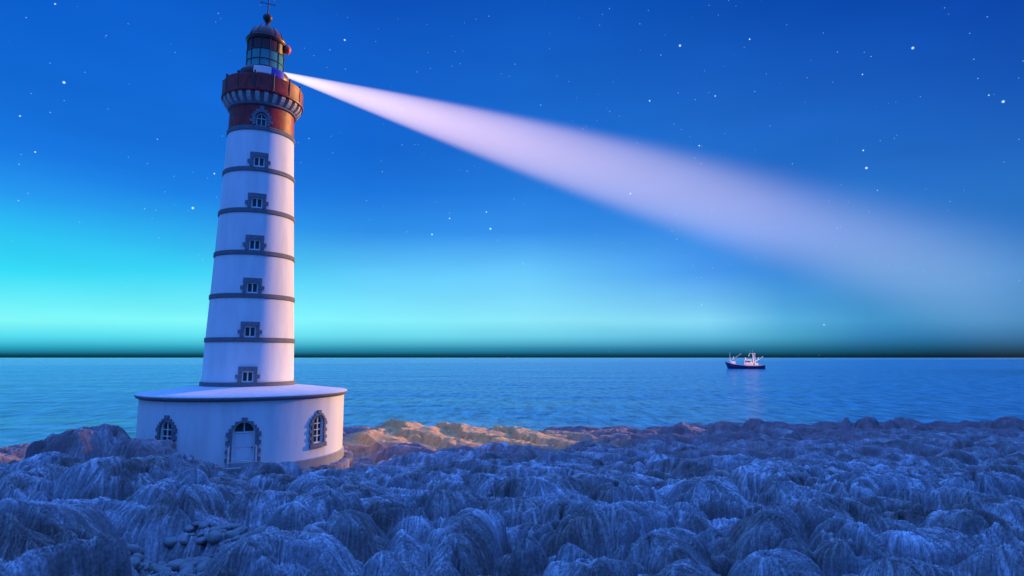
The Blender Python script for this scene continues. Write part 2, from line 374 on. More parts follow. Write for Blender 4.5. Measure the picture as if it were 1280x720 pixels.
HEROES=[(-17.31,25.00,4.71,1.90,2.20,0,'s'), (-15.19,24.50,4.19,2.00,1.60,-25,'s'), (-20.10,27.00,4.07,1.50,1.50,0,'s'), (-13.88,24.00,3.76,1.50,1.40,0,'s'),
 (-26.80,33.00,2.74,3.20,2.50,0,'s'), (-27.95,30.00,3.02,3.00,2.50,0,'s'), (-11.40,17.00,4.68,1.75,1.60,0,'r'), (-13.84,18.00,4.28,1.20,1.50,20,'r'),
 (-13.35,16.00,4.49,1.50,1.50,0,'r'), (-7.52,10.60,4.80,0.78,4.20,45,'r'), (-7.08,8.60,5.46,1.35,1.70,20,'r'), (-5.53,7.30,5.29,0.80,0.90,0,'r'),
 (-7.55,14.00,4.63,1.10,1.30,10,'b'), (-6.14,15.00,4.26,1.60,1.00,-10,'r'), (-4.11,13.00,4.59,1.00,1.20,0,'r'), (-3.45,9.10,4.89,1.25,1.00,-15,'b'),
 (-2.89,11.00,4.73,0.72,1.20,20,'r'), (-1.57,7.30,5.18,0.60,0.70,0,'r'), (-0.78,10.20,4.80,0.62,2.60,-8,'r'), (0.19,14.50,4.18,1.10,1.30,0,'r'),
 (-1.69,16.00,4.04,1.30,0.90,0,'r'), (2.49,12.60,4.45,1.90,0.85,5,'b'), (2.32,9.10,4.86,0.85,0.95,0,'r'), (4.25,10.60,4.86,0.80,1.10,-10,'r'),
 (5.37,9.90,4.88,0.72,1.00,0,'r'), (6.68,9.80,4.78,0.95,0.75,5,'b'), (3.13,7.50,5.14,0.65,0.80,0,'r'), (6.75,12.80,4.57,1.40,1.00,0,'r'),
 (6.45,8.30,5.01,0.80,0.90,0,'r'), (0.68,8.00,5.00,0.60,0.80,0,'r'), (1.19,7.60,5.06,0.60,0.70,20,'r'), (8.84,11.50,4.60,1.10,1.00,0,'r'),
 (-1.70,9.30,4.83,0.45,0.80,10,'r'), (0.23,8.80,4.90,0.40,0.60,0,'r'), (4.50,7.20,5.14,0.70,0.60,0,'r'), (1.89,6.60,5.22,0.70,0.60,0,'r'),
 (10.66,17.50,4.21,2.10,1.30,0,'b'), (8.56,19.00,4.05,1.70,1.40,0,'b'), (5.40,17.00,4.08,1.40,1.20,0,'r'), (13.51,17.00,4.30,1.60,1.20,0,'r'),
 (2.38,18.00,3.93,1.50,1.20,15,'r'), (-10.70,26.00,3.05,1.60,1.00,-5,'r'), (-12.26,24.00,3.30,1.60,1.30,-20,'r'), (-12.13,21.00,4.04,2.20,1.30,-25,'r'),
 (-16.96,22.00,4.04,2.40,1.50,-10,'r'), (-9.30,19.00,3.68,1.60,1.20,0,'r'), (-9.89,25.00,3.22,1.00,0.90,0,'r'), (-4.59,21.00,3.50,1.80,0.90,0,'r'),
 (-6.01,50.00,1.34,2.03,1.60,0,'s'), (-3.34,50.00,1.66,2.03,1.60,0,'s'), (0.67,50.00,1.66,2.71,1.60,0,'s'), (4.00,50.00,1.27,2.03,1.60,0,'s'),
 (8.01,50.00,1.40,3.39,1.60,0,'s'), (11.68,50.00,1.34,2.03,1.60,0,'s'), (14.03,50.00,1.79,2.17,1.60,0,'s'), (17.72,50.00,1.99,2.37,1.60,0,'s'),
 (20.40,50.00,2.19,1.49,1.60,0,'s'), (24.05,50.00,1.73,2.37,1.60,0,'s'), (27.06,50.00,1.79,2.03,1.60,0,'s'), (29.78,50.00,2.38,1.36,1.60,0,'s'),
 (32.78,50.00,2.25,2.03,1.60,0,'s'), (35.77,50.00,1.99,2.03,1.60,0,'s'), (38.44,50.00,1.99,2.03,1.60,0,'s'), (41.62,50.00,2.38,2.03,1.60,0,'s'),
 (44.83,50.00,2.38,2.71,1.60,0,'s'), (-11.35,50.00,1.60,2.71,1.60,0,'s'), (47.52,50.00,2.51,2.71,1.60,0,'s')]
cnt = 0
for _ in range(4300):
    y = math.sqrt(rng.uniform(3.5**2, 59**2)); x = y*rng.uniform(S0*.99, S1*.99)
    sz = .36+1.9*rng.random()**2.4
    if y > 16: sz = max(sz, .62)
    if y < 13: sz = min(sz, .42+.6*rng.random())
    if y < 6: sz *= .8
    dL = math.hypot(x-SX, y-SY)
    if dL < 6.2+sz: continue
    if abs((x+5.9)/1.25) < 1 and abs((y-10.9)/1.7) < 1: continue
    patch = (-13 < x < 7 and 36 < y < 56)
    asp = rng.uniform(1.3, 4.6); a_ = sz*math.sqrt(asp); b_ = sz/math.sqrt(asp)
    rot = rng.normal(-.25-.55*min(max((4-x)/10, 0), 1), .4)+1.2*float(perlin(np.array([x*.07]), np.array([y*.07]), 93)[0])
    zb = float(gbase(np.array(x), np.array(y)))
    hh_ = min(min(a_, b_)*rng.uniform(.05, .9), .6)
    kind = rng.choice(['r', 's', 'b', 's'])
    bv = 0.
    if dL < 10 and y < 34: hh_ *= .45
    if patch:
        a_ *= 1.5; b_ *= 1.25; hh_ *= .42; kind = 's'; bv = 1.
        if y > 47: hh_ *= .9
    elif y > 41: bv = .8 if rng.random() < .6 else .25
    elif y > 30: bv = .5 if rng.random() < .3 else .1
    if x < -21 and y > 26: bv = .9; hh_ *= .5
    boulder(x, y, zb+hh_, a_, b_, rot, kind, bv)
for (x, y, z, a_, b_, rot, kind) in HEROES:
    if kind == 's' and y > 40:
        if x < 2: continue
        z += .24; bv = .9
        boulder(x, y, z, a_, b_, rng.normal(0, .3), 's' if x < 6 else 'r', bv)
        for q in range(5):
            boulder(x+rng.normal(0, a_*.8), y+rng.normal(-1.5, 2), z-rng.uniform(.15, .6), a_*rng.uniform(.3, .6), b_*rng.uniform(.3, .55), rng.normal(-.3, .5), 'r', bv*.8)
        continue
    bv = .42 if kind == 's' else 0.
    if kind == 's': kind = 'r'
    boulder(x, y, z, a_*1.12, b_*1.12, R(rot), kind, bv)
    if y < 30:    # knobs that break up the big mounds
        for q in range(3):
            an = rng.uniform(0, 2*math.pi); ca = a_*.62*math.cos(an); cb = b_*.62*math.sin(an)
            c, s_ = math.cos(R(rot)), math.sin(R(rot))
            kx, ky = x+ca*c-cb*s_, y+ca*s_+cb*c; i = int((math.log(ky)-ln[0])/dl); j = min(max(int((kx/ky-S0)/ds), 0), NC-1); zc = float(hgt[i, j]); kr = min(a_, b_, .9)*rng.uniform(.3, .5)
            boulder(kx, ky, zc+kr*.30, kr*rng.uniform(1, 1.8), kr, rng.normal(-.5, .6), 'r', bv, .55, zc-kr*.9)
for _ in range(9000):     # knobs and cobbles lying over the big shapes
    y = math.sqrt(rng.uniform(3.5**2, 57**2)); x = y*rng.uniform(S0*.98, S1*.98)
    if math.hypot(x-SX, y-SY) < 8 or (-13 < x < 6 and 38 < y < 55 and rng.random() < .8) or (perlin(np.array([x*.25]), np.array([y*.25]), 91)[0] < .30): continue
    r_ = rng.uniform(.10, .42)*(1 if y > 12 else .6); i = int((math.log(y)-ln[0])/dl); j = int((x/y-S0)/ds)
    zc = float(hgt[i, j]); asp = rng.uniform(1, 2.2)
    boulder(x, y, zc+r_*rng.uniform(.1, .5), r_*asp, r_, rng.normal(-.4, .7), 'r', None, .55, zc-r_*1.1)
for fq, dep, sd_, th_ in ((.30, .30, 95, .90),):      # clefts between the masses
    ck = 1-2*np.abs(perlin(xx*fq+.35*n1+.12*n3, yy*fq*.8+.35*n2+.12*n4, sd_))
    hgt -= dep*np.clip((ck-th_)/(1-th_), 0, 1)**1.4*np.clip(yy/10, .5, 1)
# flat shelf under the lighthouse
dL = np.hypot(xx-SX, yy-SY)
w = np.clip((dL-5.0)/1.3, 0, 1)
lim = 2.2+w*w*3.0+np.clip(dL-6.3, 0, 99)*.8
hgt = np.where(dL < 9, np.minimum(hgt, lim), hgt)
apron = 2.12+.05*n1+.04*n3+.5*np.clip(-(yy-SY)/6.5, 0, 1)*np.clip(1-np.abs(xx-SX-1.2)/4.5, 0, 1)
hgt = np.where(dL < 5.6, np.maximum(hgt, np.minimum(apron, 2.72)), hgt)
# tilted slabs on the open shore right of the lighthouse, dipping to the right
pm_ = np.clip((xx+13.5)/3, 0, 1)*np.clip((9-xx)/7, 0, 1)*np.clip((yy-36)/4, 0, 1)*np.clip((57-yy)/3, 0, 1)
ph = (xx*.20+yy*.10+.45*n1+.08*n3)
sw_ = ph-np.floor(ph); saw = np.where(sw_ < .12, sw_/.12, 1-(sw_-.12)/.88)
hgt = hgt*(1-.8*pm_)+.8*pm_*(base+.15)+pm_*((saw-.35)*.78-(xx+3)*.055+.35*np.exp(-((yy-51)/2.5)**2))
bare = np.maximum(bare, pm_)
# relief on the rock itself
fine = np.clip(yy/14, .35, 1.6)
hgt += fine*(1-.7*pm_)*(.050*perlin(xx*1.9, yy*1.9, 31)+.016*perlin(xx*4.5, yy*4.5, 32)+.010*perlin(xx*10, yy*10, 33))
cr_ = 1-np.abs(perlin(xx*.55+.3*n3, yy*1.7+.3*n4, 34))*2
hgt -= np.clip(cr_-.86, 0, 1)*1.3*np.clip(bare*1.2, .15, 1)*np.clip(yy/40, .2, 1)
hgt = hgt.astype(np.float32)
if False:
    for u in (180, 240, 300, 345, 370, 400, 425):
        s_ = (u-640)/738; j = int((s_-S0)/ds); col = (hgt[:, j]-7.5)/yy[:, j]; i = int(np.argmax(np.where(yy[:, j] < 31, col, -9))); print('DBG', u, yy[i, j], xx[i, j], hgt[i, j], col[i])
gl_ = np.exp(-(((xx+5.9)/1.2)**2+((yy-10.9)/1.6)**2)**3)
hgt = hgt*(1-gl_)+np.minimum(hgt, gbase(xx, yy)+.02)*gl_+.30*gl_*np.clip(gbase(xx, yy)-.1-hgt, 0, 1)
# downslope strands of weed (line integral convolution along the fall line)
def blur(a_, k=1):
    for _ in range(k):
        a_ = .25*np.roll(a_, 1, 0)+.5*a_+.25*np.roll(a_, -1, 0); a_ = .25*np.roll(a_, 1, 1)+.5*a_+.25*np.roll(a_, -1, 1)
    return a_
def grad(h):
    hl = np.gradient(h, dl, axis=0); hs = np.gradient(h, ds, axis=1)
    return hs/yy, (hl-ss[None, :]*hs)/yy
hb = blur(hgt, 6)
gx, gy = grad(hb)
slope = np.hypot(gx, gy)
wob = .25*n3+.2*perlin(xx*6, yy*6, 41)
dx = -gx+.10+wob*1.3; dy = -gy-.10+.5*n4+.5*perlin(xx*5, yy*5, 42)
L_ = np.hypot(dx, dy)+1e-6; dx /= L_; dy /= L_
step = yy*.0028
di = (dy*step/yy)/dl; dj = ((dx*step-ss[None, :]*dy*step)/yy)/ds
m_ = np.maximum(np.hypot(di, dj), 1e-6); di /= m_; dj /= m_
di = di.astype(np.float32); dj = dj.astype(np.float32)
II, JJ = np.meshgrid(np.arange(NR, dtype=np.float32), np.arange(NC, dtype=np.float32), indexing='ij')
def lic(src, nst):
    acc = src.copy(); wt = 1.
    for sg in (1, -1):
        i_, j_ = II.copy(), JJ.copy()
        for k in range(nst):
            a_ = np.clip(i_+.5, 0, NR-1).astype(np.int32); b_ = np.clip(j_+.5, 0, NC-1).astype(np.int32)
            i_ += sg*di[a_, b_]; j_ += sg*dj[a_, b_]
            a_ = np.clip(i_+.5, 0, NR-1).astype(np.int32); b_ = np.clip(j_+.5, 0, NC-1).astype(np.int32)
            acc += src[a_, b_]; 
        wt += nst
    acc /= wt; acc = (acc-acc.mean())/acc.std()
    return acc
w1_ = rng.normal(size=(NR, NC)).astype(np.float32)
f1 = lic(w1_, 4)
f2 = lic(blur(rng.normal(size=(NR, NC)).astype(np.float32), 1), 9)
fib = np.clip(.49+(.105*f1+.045*f2+.05*w1_)*np.clip(20/yy, .45, 1)/(1+.7*np.minimum(slope, 3))+.08*n3+.12*perlin(xx*1.2, yy*1.2, 44), 0, 1)
bare = blur(bare, 3)+.35*perlin(xx*1.3, yy*1.3, 51)*(yy > 20)
bare = np.clip(bare, 0, 1)
algae = 1-bare
nn = np.sqrt(1+gx*gx+gy*gy)
d = np.clip(24/yy, .3, 1)*(.0022*f1*np.clip(yy, 5, 20)*.26+.0026*f2*np.clip(yy, 5, 18)*.10+.0013*w1_*np.clip(yy, 5, 16))*np.clip(algae, .3, 1)/(1+1.2*np.minimum(slope, 4))
px = xx-gx/nn*d; py = yy-gy/nn*d; pz = hgt+d/nn
co = np.stack([px, py, pz], -1).reshape(-1, 3).astype(np.float32)
idx = np.arange(NR*NC).reshape(NR, NC)
quads = np.stack([idx[:-1, :-1], idx[:-1, 1:], idx[1:, 1:], idx[1:, :-1]], -1).reshape(-1, 4).astype(np.int32)
me = bpy.data.meshes.new('rocky_ground')
me.vertices.add(len(co)); me.vertices.foreach_set('co', co.ravel())
me.loops.add(quads.size); me.loops.foreach_set('vertex_index', quads.ravel())
me.polygons.add(len(quads)); me.polygons.foreach_set('loop_start', np.arange(0, quads.size, 4, dtype=np.int32))
me.polygons.foreach_set('use_smooth', np.ones(len(quads), dtype=bool))
me.update(calc_edges=True)
for nm, arr in (('strand', fib), ('bare', bare), ('sunlit_patch', np.clip(pm_+.35*perlin(xx*.8, yy*.8, 52)*(pm_ > .05), 0, 1))):
    at = me.attributes.new(nm, 'FLOAT', 'POINT'); at.data.foreach_set('value', arr.ravel().astype(np.float32))
def ground_z(x, y):
    i = int(round((math.log(y)-ln[0])/dl)); j = int(round((x/y-S0)/ds))
    return float(hgt[min(max(i, 0), NR-1), min(max(j, 0), NC-1)])
M_rock, t, b = material('weed_covered_rock', (.3,.3,.3), .8)
at1 = N('ShaderNodeAttribute', t); at1.attribute_name = 'strand'; at2 = N('ShaderNodeAttribute', t); at2.attribute_name = 'bare'
r1 = N('ShaderNodeValToRGB', t); cr = r1.color_ramp
for p_, c_ in ((.5, (.235,.22,.235,1)),): e_ = cr.elements.new(p_); e_.color = c_
cr.elements[0].position = .12; cr.elements[0].color = (.025,.023,.025,1); cr.elements[2].position = .92; cr.elements[2].color = (.86,.83,.86,1)
t.links.new(at1.outputs['Fac'], r1.inputs[0])
gm = N('ShaderNodeNewGeometry', t)
def rn(scale, det=6, rgh=.6):
    n_ = N('ShaderNodeTexNoise', t); n_.inputs['Scale'].default_value = scale; n_.inputs['Detail'].default_value = det; n_.inputs['Roughness'].default_value = rgh
    t.links.new(gm.outputs['Position'], n_.inputs['Vector']); return n_.outputs[0]
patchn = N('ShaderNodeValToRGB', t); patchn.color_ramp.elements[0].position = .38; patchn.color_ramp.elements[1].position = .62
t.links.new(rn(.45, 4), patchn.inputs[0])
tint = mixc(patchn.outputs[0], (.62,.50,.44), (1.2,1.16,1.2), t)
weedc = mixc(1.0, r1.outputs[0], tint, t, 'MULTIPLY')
r2 = N('ShaderNodeValToRGB', t); cr = r2.color_ramp
cr.elements[0].position = .3; cr.elements[0].color = (.38,.18,.09,1); cr.elements[1].position = .75; cr.elements[1].color = (.92,.50,.18,1)
e_ = cr.elements.new(.48); e_.color = (.74,.37,.14,1)
t.links.new(rn(1.7, 9, .7), r2.inputs[0])
fine_f = mth('ADD', mth('MULTIPLY', at1.outputs['Fac'], .8, tree=t), .6, tree=t)
at3 = N('ShaderNodeAttribute', t); at3.attribute_name = 'sunlit_patch'  # mask where golden sunlight is put into the bare rock's colour
dark_rock = mixc(1.0, r2.outputs[0], (.27,.33,.90), t, 'MULTIPLY')  # bare rock outside the sunlit patch, its shade put into the colour
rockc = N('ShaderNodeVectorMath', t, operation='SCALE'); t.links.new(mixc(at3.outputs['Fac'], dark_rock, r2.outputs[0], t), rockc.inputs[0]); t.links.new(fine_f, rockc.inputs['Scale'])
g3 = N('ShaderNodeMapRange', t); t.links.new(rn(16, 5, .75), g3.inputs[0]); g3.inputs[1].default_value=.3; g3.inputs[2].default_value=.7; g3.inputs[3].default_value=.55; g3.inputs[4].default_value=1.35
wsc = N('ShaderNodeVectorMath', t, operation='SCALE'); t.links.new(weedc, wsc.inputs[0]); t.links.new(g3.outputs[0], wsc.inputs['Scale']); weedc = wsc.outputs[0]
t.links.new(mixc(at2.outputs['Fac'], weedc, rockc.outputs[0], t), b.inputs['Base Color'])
bp = N('ShaderNodeBump', t); bp.inputs['Strength'].default_value = .8; bp.inputs['Distance'].default_value = .06
t.links.new(mth('ADD', rn(9, 8, .7), mth('MULTIPLY', at1.outputs['Fac'], 1.2, tree=t), tree=t), bp.inputs['Height']); t.links.new(bp.outputs[0], b.inputs['Normal'])
b.inputs['Specular IOR Level'].default_value = .2
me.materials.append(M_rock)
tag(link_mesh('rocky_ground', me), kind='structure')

# ------------------------------------------------------------------ hills added out of frame to the right to block the low sun
def sun_blocker(OFF, WID, T0, HT, depth, seed, pw, fv=.08):
    de = Vector((math.sin(R(SUN_AZ)), math.cos(R(SUN_AZ)))); nn_ = Vector((-de.y, de.x))
    nu, nv = 90, 46
    def fbm(x, y, s_):
        return perlin(x, y, s_)+.5*perlin(x*2.1, y*2.1, s_+1)+.25*perlin(x*4.3, y*4.3, s_+2)+.12*perlin(x*9, y*9, s_+3)
    U, V = np.meshgrid(np.linspace(0, 1, nu), np.linspace(0, 1, nv), indexing='ij')
    off = OFF+(U**pw)*WID; tt = T0+V*depth-.08*depth
    f = fbm(off/50, tt/50, seed)
    up = np.clip(U/.012, 0, 1); edge = np.sin(np.clip(V, 0, 1)*math.pi)**.35
    z = edge*up*(HT*(1+fv*f)+(.15*HT*U if WID < 0 or T0 > 999 else 0))-2
    x = tt*de.x+off*nn_.x; y = tt*de.y+off*nn_.y
    vs = np.stack([x, y, z], -1).reshape(-1, 3)
    fs = [(i*nv+j, i*nv+j+1, (i+1)*nv+j+1, (i+1)*nv+j) for i in range(nu-1) for j in range(nv-1)]
    m = MB(); m.add(vs.tolist(), fs)
    o = m.build('sun_blocker_hill', M_blocker)
    tag(o, kind='structure')
M_blocker = weathered('sun_blocker_rock', (.20,.15,.12), (.06,.07,.04), .9, .05, (1,1,1), .9, .6, .5)
sun_blocker(31.2, -330, 330, 130, 150, 61, 1.15)          # near blocker, shades the foreground
sun_blocker(26.5, 43.5, 362, 103, 150, 81, 1.0, .05)          # low blocker, keeps sun glints off the near sea
sun_blocker(60, 232, 1750, 620, 500, 71, 1.15)  # far hill added to shade the open sea
sun_blocker(262, 480, 4550, 1480, 900, 77, 1.0)           # farthest blocker, keeps sun glints off the distant sea

# ------------------------------------------------------------------ lighthouse
ZB = 2.1
LH = empty('lighthouse', (SX, SY, ZB), R(23.93))
tag(LH, 'tall white round lighthouse with grey bands, red top and wide round base on the rocks', 'lighthouse')
def zz(prof): return [(r, z-ZB) for r, z in prof]
def Rz(z):  # shaft radius
    return float(np.interp(z, [6.0, 8.42, 10.69, 12.96, 15.23, 17.5, 19.8, 21.3], [2.285, 2.205, 2.105, 2.008, 1.915, 1.818, 1.728, 1.69]))
def arch(hw, z0, zs, n=12, rise=None):
    rise = rise or hw
    return [(-hw, z0), (hw, z0)]+[(hw*math.cos(math.pi*k/n), zs+rise*math.sin(math.pi*k/n)) for k in range(n+1)]
def shift(poly): return [(a_, b_-ZB) for a_, b_ in poly]
def cut(me_name, solid, cutters, mat):
    a_ = solid.mesh('tmp_a', mat); oa = link_mesh('tmp_a', a_); ob = link_mesh('tmp_b', cutters.mesh('tmp_b'))
    md = oa.modifiers.new('b', 'BOOLEAN'); md.operation = 'DIFFERENCE'; md.object = ob; md.solver = 'EXACT'
    bpy.context.view_layer.update()
    dg = bpy.context.evaluated_depsgraph_get()
    me2 = bpy.data.meshes.new_from_object(oa.evaluated_get(dg)); me2.name = me_name
    bpy.data.objects.remove(oa); bpy.data.objects.remove(ob)
    me2.materials.clear(); me2.materials.append(mat)
    me2.polygons.foreach_set('use_smooth', [True]*len(me2.polygons)); me2.set_sharp_from_angle(angle=R(12))
    return me2
TH = R(-1.6)
wins = [6.28+2.27*i for i in range(6)]           # sills of the six plain windows, each just over a band
RD = 4.97
# tower shaft
sh = MB(); sh.solid_lathe(zz([(Rz(5.9), 5.9)]+[(Rz(z), z) for z in (8.4, 10.7, 13, 15.2, 17.5, 19.7)]), 160)
ct = MB()
for z0 in wins:
    r = Rz(z0+.3); ct.wall(shift([(-.27, z0), (.27, z0), (.27, z0+.53), (-.27, z0+.53)]), r-.11, r+.3, TH, r)
link_mesh('tower_shaft', cut('tower_shaft', sh, ct, M_white), LH)
sh = MB(); sh.solid_lathe(zz([(1.73, 19.7), (1.70, 20.6), (1.69, 21.25)]), 160)
ct = MB(); ct.wall(shift(arch(.27, 19.94, 20.40)), 1.5, 2.0, TH, 1.7)
link_mesh('watch_room_wall', cut('watch_room_wall', sh, ct, M_red), LH)
# round base
sh = MB(); sh.solid_lathe(zz([(RD, 2.58), (RD, 5.6)]), 256)
ct = MB()
DW, DD = [R(-41.6), R(41.2)], R(-1.0)
for th in DW: ct.wall(shift(arch(.34, 3.29, 4.31)), RD-.15, RD+.4, th, RD)
ct.wall(shift(arch(.47, 2.84, 4.12)), RD-.28, RD+.4, DD, RD)
link_mesh('base_wall', cut('base_wall', sh, ct, M_white), LH)
mb = MB(); mb.lathe(zz([(5.06, 1.2), (5.06, 2.56), (5.02, 2.60), (4.9, 2.60)]), 256); mb.build('plinth', M_plinth, LH, 30)
mb = MB(); mb.lathe(zz([(4.9, 5.48), (5.0, 5.50), (5.06, 5.56), (5.13, 5.60), (5.14, 5.70), (5.08, 5.735), (4.6, 5.79), (3.4, 5.93), (2.2, 6.06)]), 256); mb.build('base_roof', M_roof, LH, 30)
mb = MB(); mb.lathe(zz([(5.0, 5.49), (5.075, 5.53), (5.15, 5.59), (5.16, 5.66), (5.12, 5.69), (5.08, 5.6)]), 256); mb.build('roof_rim', M_trim, LH, 30)
for i, zt in enumerate([6.26+2.27*k for k in range(6)]+[19.92]):
    r = Rz(zt-.12)+(.035 if i else .06)
    mb = MB(); mb.lathe(zz([(r-.2, zt-.25), (r-.01, zt-.25), (r+.02, zt-.22), (r+.02, zt-.03), (r, zt), (r-.2, zt)]), 160)
    o = mb.build('stone_band', M_trim, LH, 30)
# windows of the shaft
def shaft_window(z0):
    r = Rz(z0+.3)
    w = MB(); w.wall(shift([(-.265, z0+.005), (.265, z0+.005), (.265, z0+.525), (-.265, z0+.525)]), r-.10, r-.07, TH, r)
    o = w.build('window', M_pane, LH)
    s = MB(); g = .008; r0, r1 = r-.05, r+.075
    for sx in (-1, 1):
        for (a0, a1, b0, b1) in ((.275, .45, 0, .17), (.275, .56, .17+g, .36), (.275, .43, .36+g, .53)):
            s.wall(shift([(sx*a0, z0+b0), (sx*a1, z0+b0), (sx*a1, z0+b1), (sx*a0, z0+b1)]), r0, r1+random.uniform(0, .012), TH, r)
    for a0, a1 in ((-.44, -.16), (-.15, .15), (.16, .44)):
        s.wall(shift([(a0, z0+.54), (a1, z0+.54), (a1, z0+.77), (a0, z0+.77)]), r0, r1+random.uniform(0, .015), TH, r)
    s.build('surround', M_quoin, o)
    f = MB(); q = .05
    for (a0, a1, b0, b1) in ((-.265, -.265+q, 0, .53), (.265-q, .265, 0, .53), (-.03, .03, q, .53-q), (-.265+q, .265-q, 0.003, q), (-.265+q, .265-q, .53-q, .527)):
        f.wall(shift([(a0, z0+b0), (a1, z0+b0), (a1, z0+b1), (a0, z0+b1)]), r-.07, r-.01, TH, r)
    f.build('frame', M_frame, o)
for z0 in wins: shaft_window(z0)
def arch_band(mbx, hw_out, hw_in, z0, zs, r0, r1, th, Rr, bottom=False, n=14):
    outer = [(hw_out*math.cos(math.pi*k/n), zs+hw_out*math.sin(math.pi*k/n)) for k in range(n+1)]
    inner = [(hw_in*math.cos(math.pi*k/n), zs+hw_in*math.sin(math.pi*k/n)) for k in range(n+1)]
    for k in range(n): mbx.wall(shift([outer[k], outer[k+1], inner[k+1], inner[k]]), r0, r1, th, Rr, 9)
    for sx in (-1, 1): mbx.wall(shift([(sx*hw_in, z0), (sx*hw_out, z0), (sx*hw_out, zs), (sx*hw_in, zs)]), r0, r1, th, Rr, 9)
    if bottom: mbx.wall(shift([(-hw_in, z0), (hw_in, z0), (hw_in, z0+hw_out-hw_in), (-hw_in, z0+hw_out-hw_in)]), r0, r1, th, Rr, 9)
def stepped_surround(hw, zbot, z0, zs, th, Rr, r0, r1, jamb, rows, sill=True, hcourse=.17, ear=.1):
    s = MB(); g = .01; k = 0; z = zbot
    while z < zs-1e-3:
        z2 = min(z+hcourse, zs); ou = hw+jamb+(ear if k % 2 else 0)
        for sx in (-1, 1):
            s.wall(shift([(sx*(hw+.01), z+g), (sx*ou, z+g), (sx*ou, z2), (sx*(hw+.01), z2)]), r0, r1+random.uniform(0, .015), th, Rr)
        z = z2; k += 1
    z = zs; hi_ = hw+.01
    for dz, ou in rows:
        z2 = z+dz
        if z-zs >= hi_-.005:
            s.wall(shift([(-ou, z+g), (ou, z+g), (ou, z2), (-ou, z2)]), r0, r1+random.uniform(0, .015), th, Rr)
        else:
            for sx in (-1, 1):
                inner = []
                for q in range(9):
                    zq = z+g+(z2-z-g)*q/8; inner.append((sx*math.sqrt(max(hi_**2-(zq-zs)**2, 0)), zq))
                s.wall(shift([(sx*ou, z+g)]+inner+[(sx*ou, z2)]), r0, r1+random.uniform(0, .012), th, Rr, .3)
        z = z2
    if sill: s.wall(shift([(-hw-.22, zbot-.02), (hw+.22, zbot-.02), (hw+.22, z0-.01), (-hw-.22, z0-.01)]), r0, r1+.03, th, Rr)
    return s
for th in DW:
    w = MB(); w.wall(shift(arch(.335, 3.30, 4.31)), RD-.14, RD-.10, th, RD); o = w.build('arched_window', M_pane, LH)
    s = stepped_surround(.34, 3.29, 3.29, 4.31, th, RD, RD-.05, RD+.09, .14, [(.15, .50), (.14, .40), (.12, .27), (.17, .11)], sill=False, ear=.10)
    s.wall(shift([(-.55, 3.08), (.55, 3.08), (.55, 3.285), (-.55, 3.285)]), RD-.05, RD+.13, th, RD)
    s.build('surround', M_quoin, o)
    f = MB(); arch_band(f, .335, .285, 3.295, 4.31, RD-.10, RD-.03, th, RD, True)
    f.wall(shift([(-.022, 3.35), (.022, 3.35), (.022, 4.60), (-.022, 4.60)]), RD-.095, RD-.035, th, RD)
    for zq in (3.62, 3.92, 4.22): 
        for sx in (-1, 1): f.wall(shift([(sx*.022, zq), (sx*.29, zq), (sx*.29, zq+.04), (sx*.022, zq+.04)]), RD-.092, RD-.038, th, RD)
    f.build('frame', M_frame, o)
# watch-room window
w = MB(); w.wall(shift(arch(.265, 19.95, 20.40)), 1.51, 1.54, TH, 1.7); o = w.build('arched_window', M_pane, LH)
s = stepped_surround(.27, 19.94, 19.94, 20.40, TH, 1.7, 1.64, 1.80, .17, [(.15, .46), (.13, .38), (.14, .26), (.20, .11)], sill=False, hcourse=.155, ear=.12)
s.build('surround', M_quoin, o)
f = MB(); arch_band(f, .265, .22, 19.945, 20.40, 1.54, 1.62, TH, 1.7, True)
f.wall(shift([(-.018, 19.99), (.018, 19.99), (.018, 20.63), (-.018, 20.63)]), 1.545, 1.615, TH, 1.7)
for sx in (-1, 1): f.wall(shift([(sx*.018, 20.34), (sx*.23, 20.34), (sx*.23, 20.375), (sx*.018, 20.375)]), 1.545, 1.612, TH, 1.7)
f.build('frame', M_frame, o)
# door
w = MB(); w.wall(shift([(-.44, 2.86), (.44, 2.86), (.44, 4.05), (-.44, 4.05)]), RD-.27, RD-.17, DD, RD); dr = w.build('door', M_door, LH)
pn = MB()
for a0, a1 in ((-.36, -.05), (.05, .36)):
    for b0, b1 in ((2.95, 3.35), (3.42, 3.95)): pn.wall(shift([(a0, b0), (a1, b0), (a1, b1), (a0, b1)]), RD-.18, RD-.145, DD, RD)
pn.build('door_panel', M_door, dr)
hd = MB(); tq = DD+.38/RD; c_ = Vector((math.sin(tq), -math.cos(tq), 0)); hd.sphere(tuple(c_*(RD-.10)+Vector((0, 0, 3.4-ZB))), .035, 10); hd.tube([c_*(RD-.17)+Vector((0,0,3.4-ZB)), c_*(RD-.10)+Vector((0,0,3.4-ZB))], .012, 6); hd.build('handle', M_iron, dr, 40)
w = MB(); w.wall(shift([(.43*math.cos(math.pi*k/14), 4.13+.41*math.sin(math.pi*k/14)) for k in range(15)]), RD-.27, RD-.24, DD, RD); fl = w.build('fanlight', M_pane, LH)
f = MB(); arch_band(f, .465, .42, 2.85, 4.12, RD-.24, RD-.14, DD, RD)
f.wall(shift([(-.42, 4.06), (.42, 4.06), (.42, 4.13), (-.42, 4.13)]), RD-.24, RD-.135, DD, RD)
f.wall(shift([(-.025, 4.13), (.025, 4.13), (.025, 4.55), (-.025, 4.55)]), RD-.238, RD-.15, DD, RD)
f.build('door_frame', M_frame, LH)
s = stepped_surround(.47, 2.60, 2.84, 4.12, DD, RD, RD-.05, RD+.10, .16, [(.17, .62), (.15, .52), (.16, .38), (.0001, .2), (.17, .12)], sill=False, hcourse=.19, ear=.10)
s.build('door_surround', M_quoin, LH)
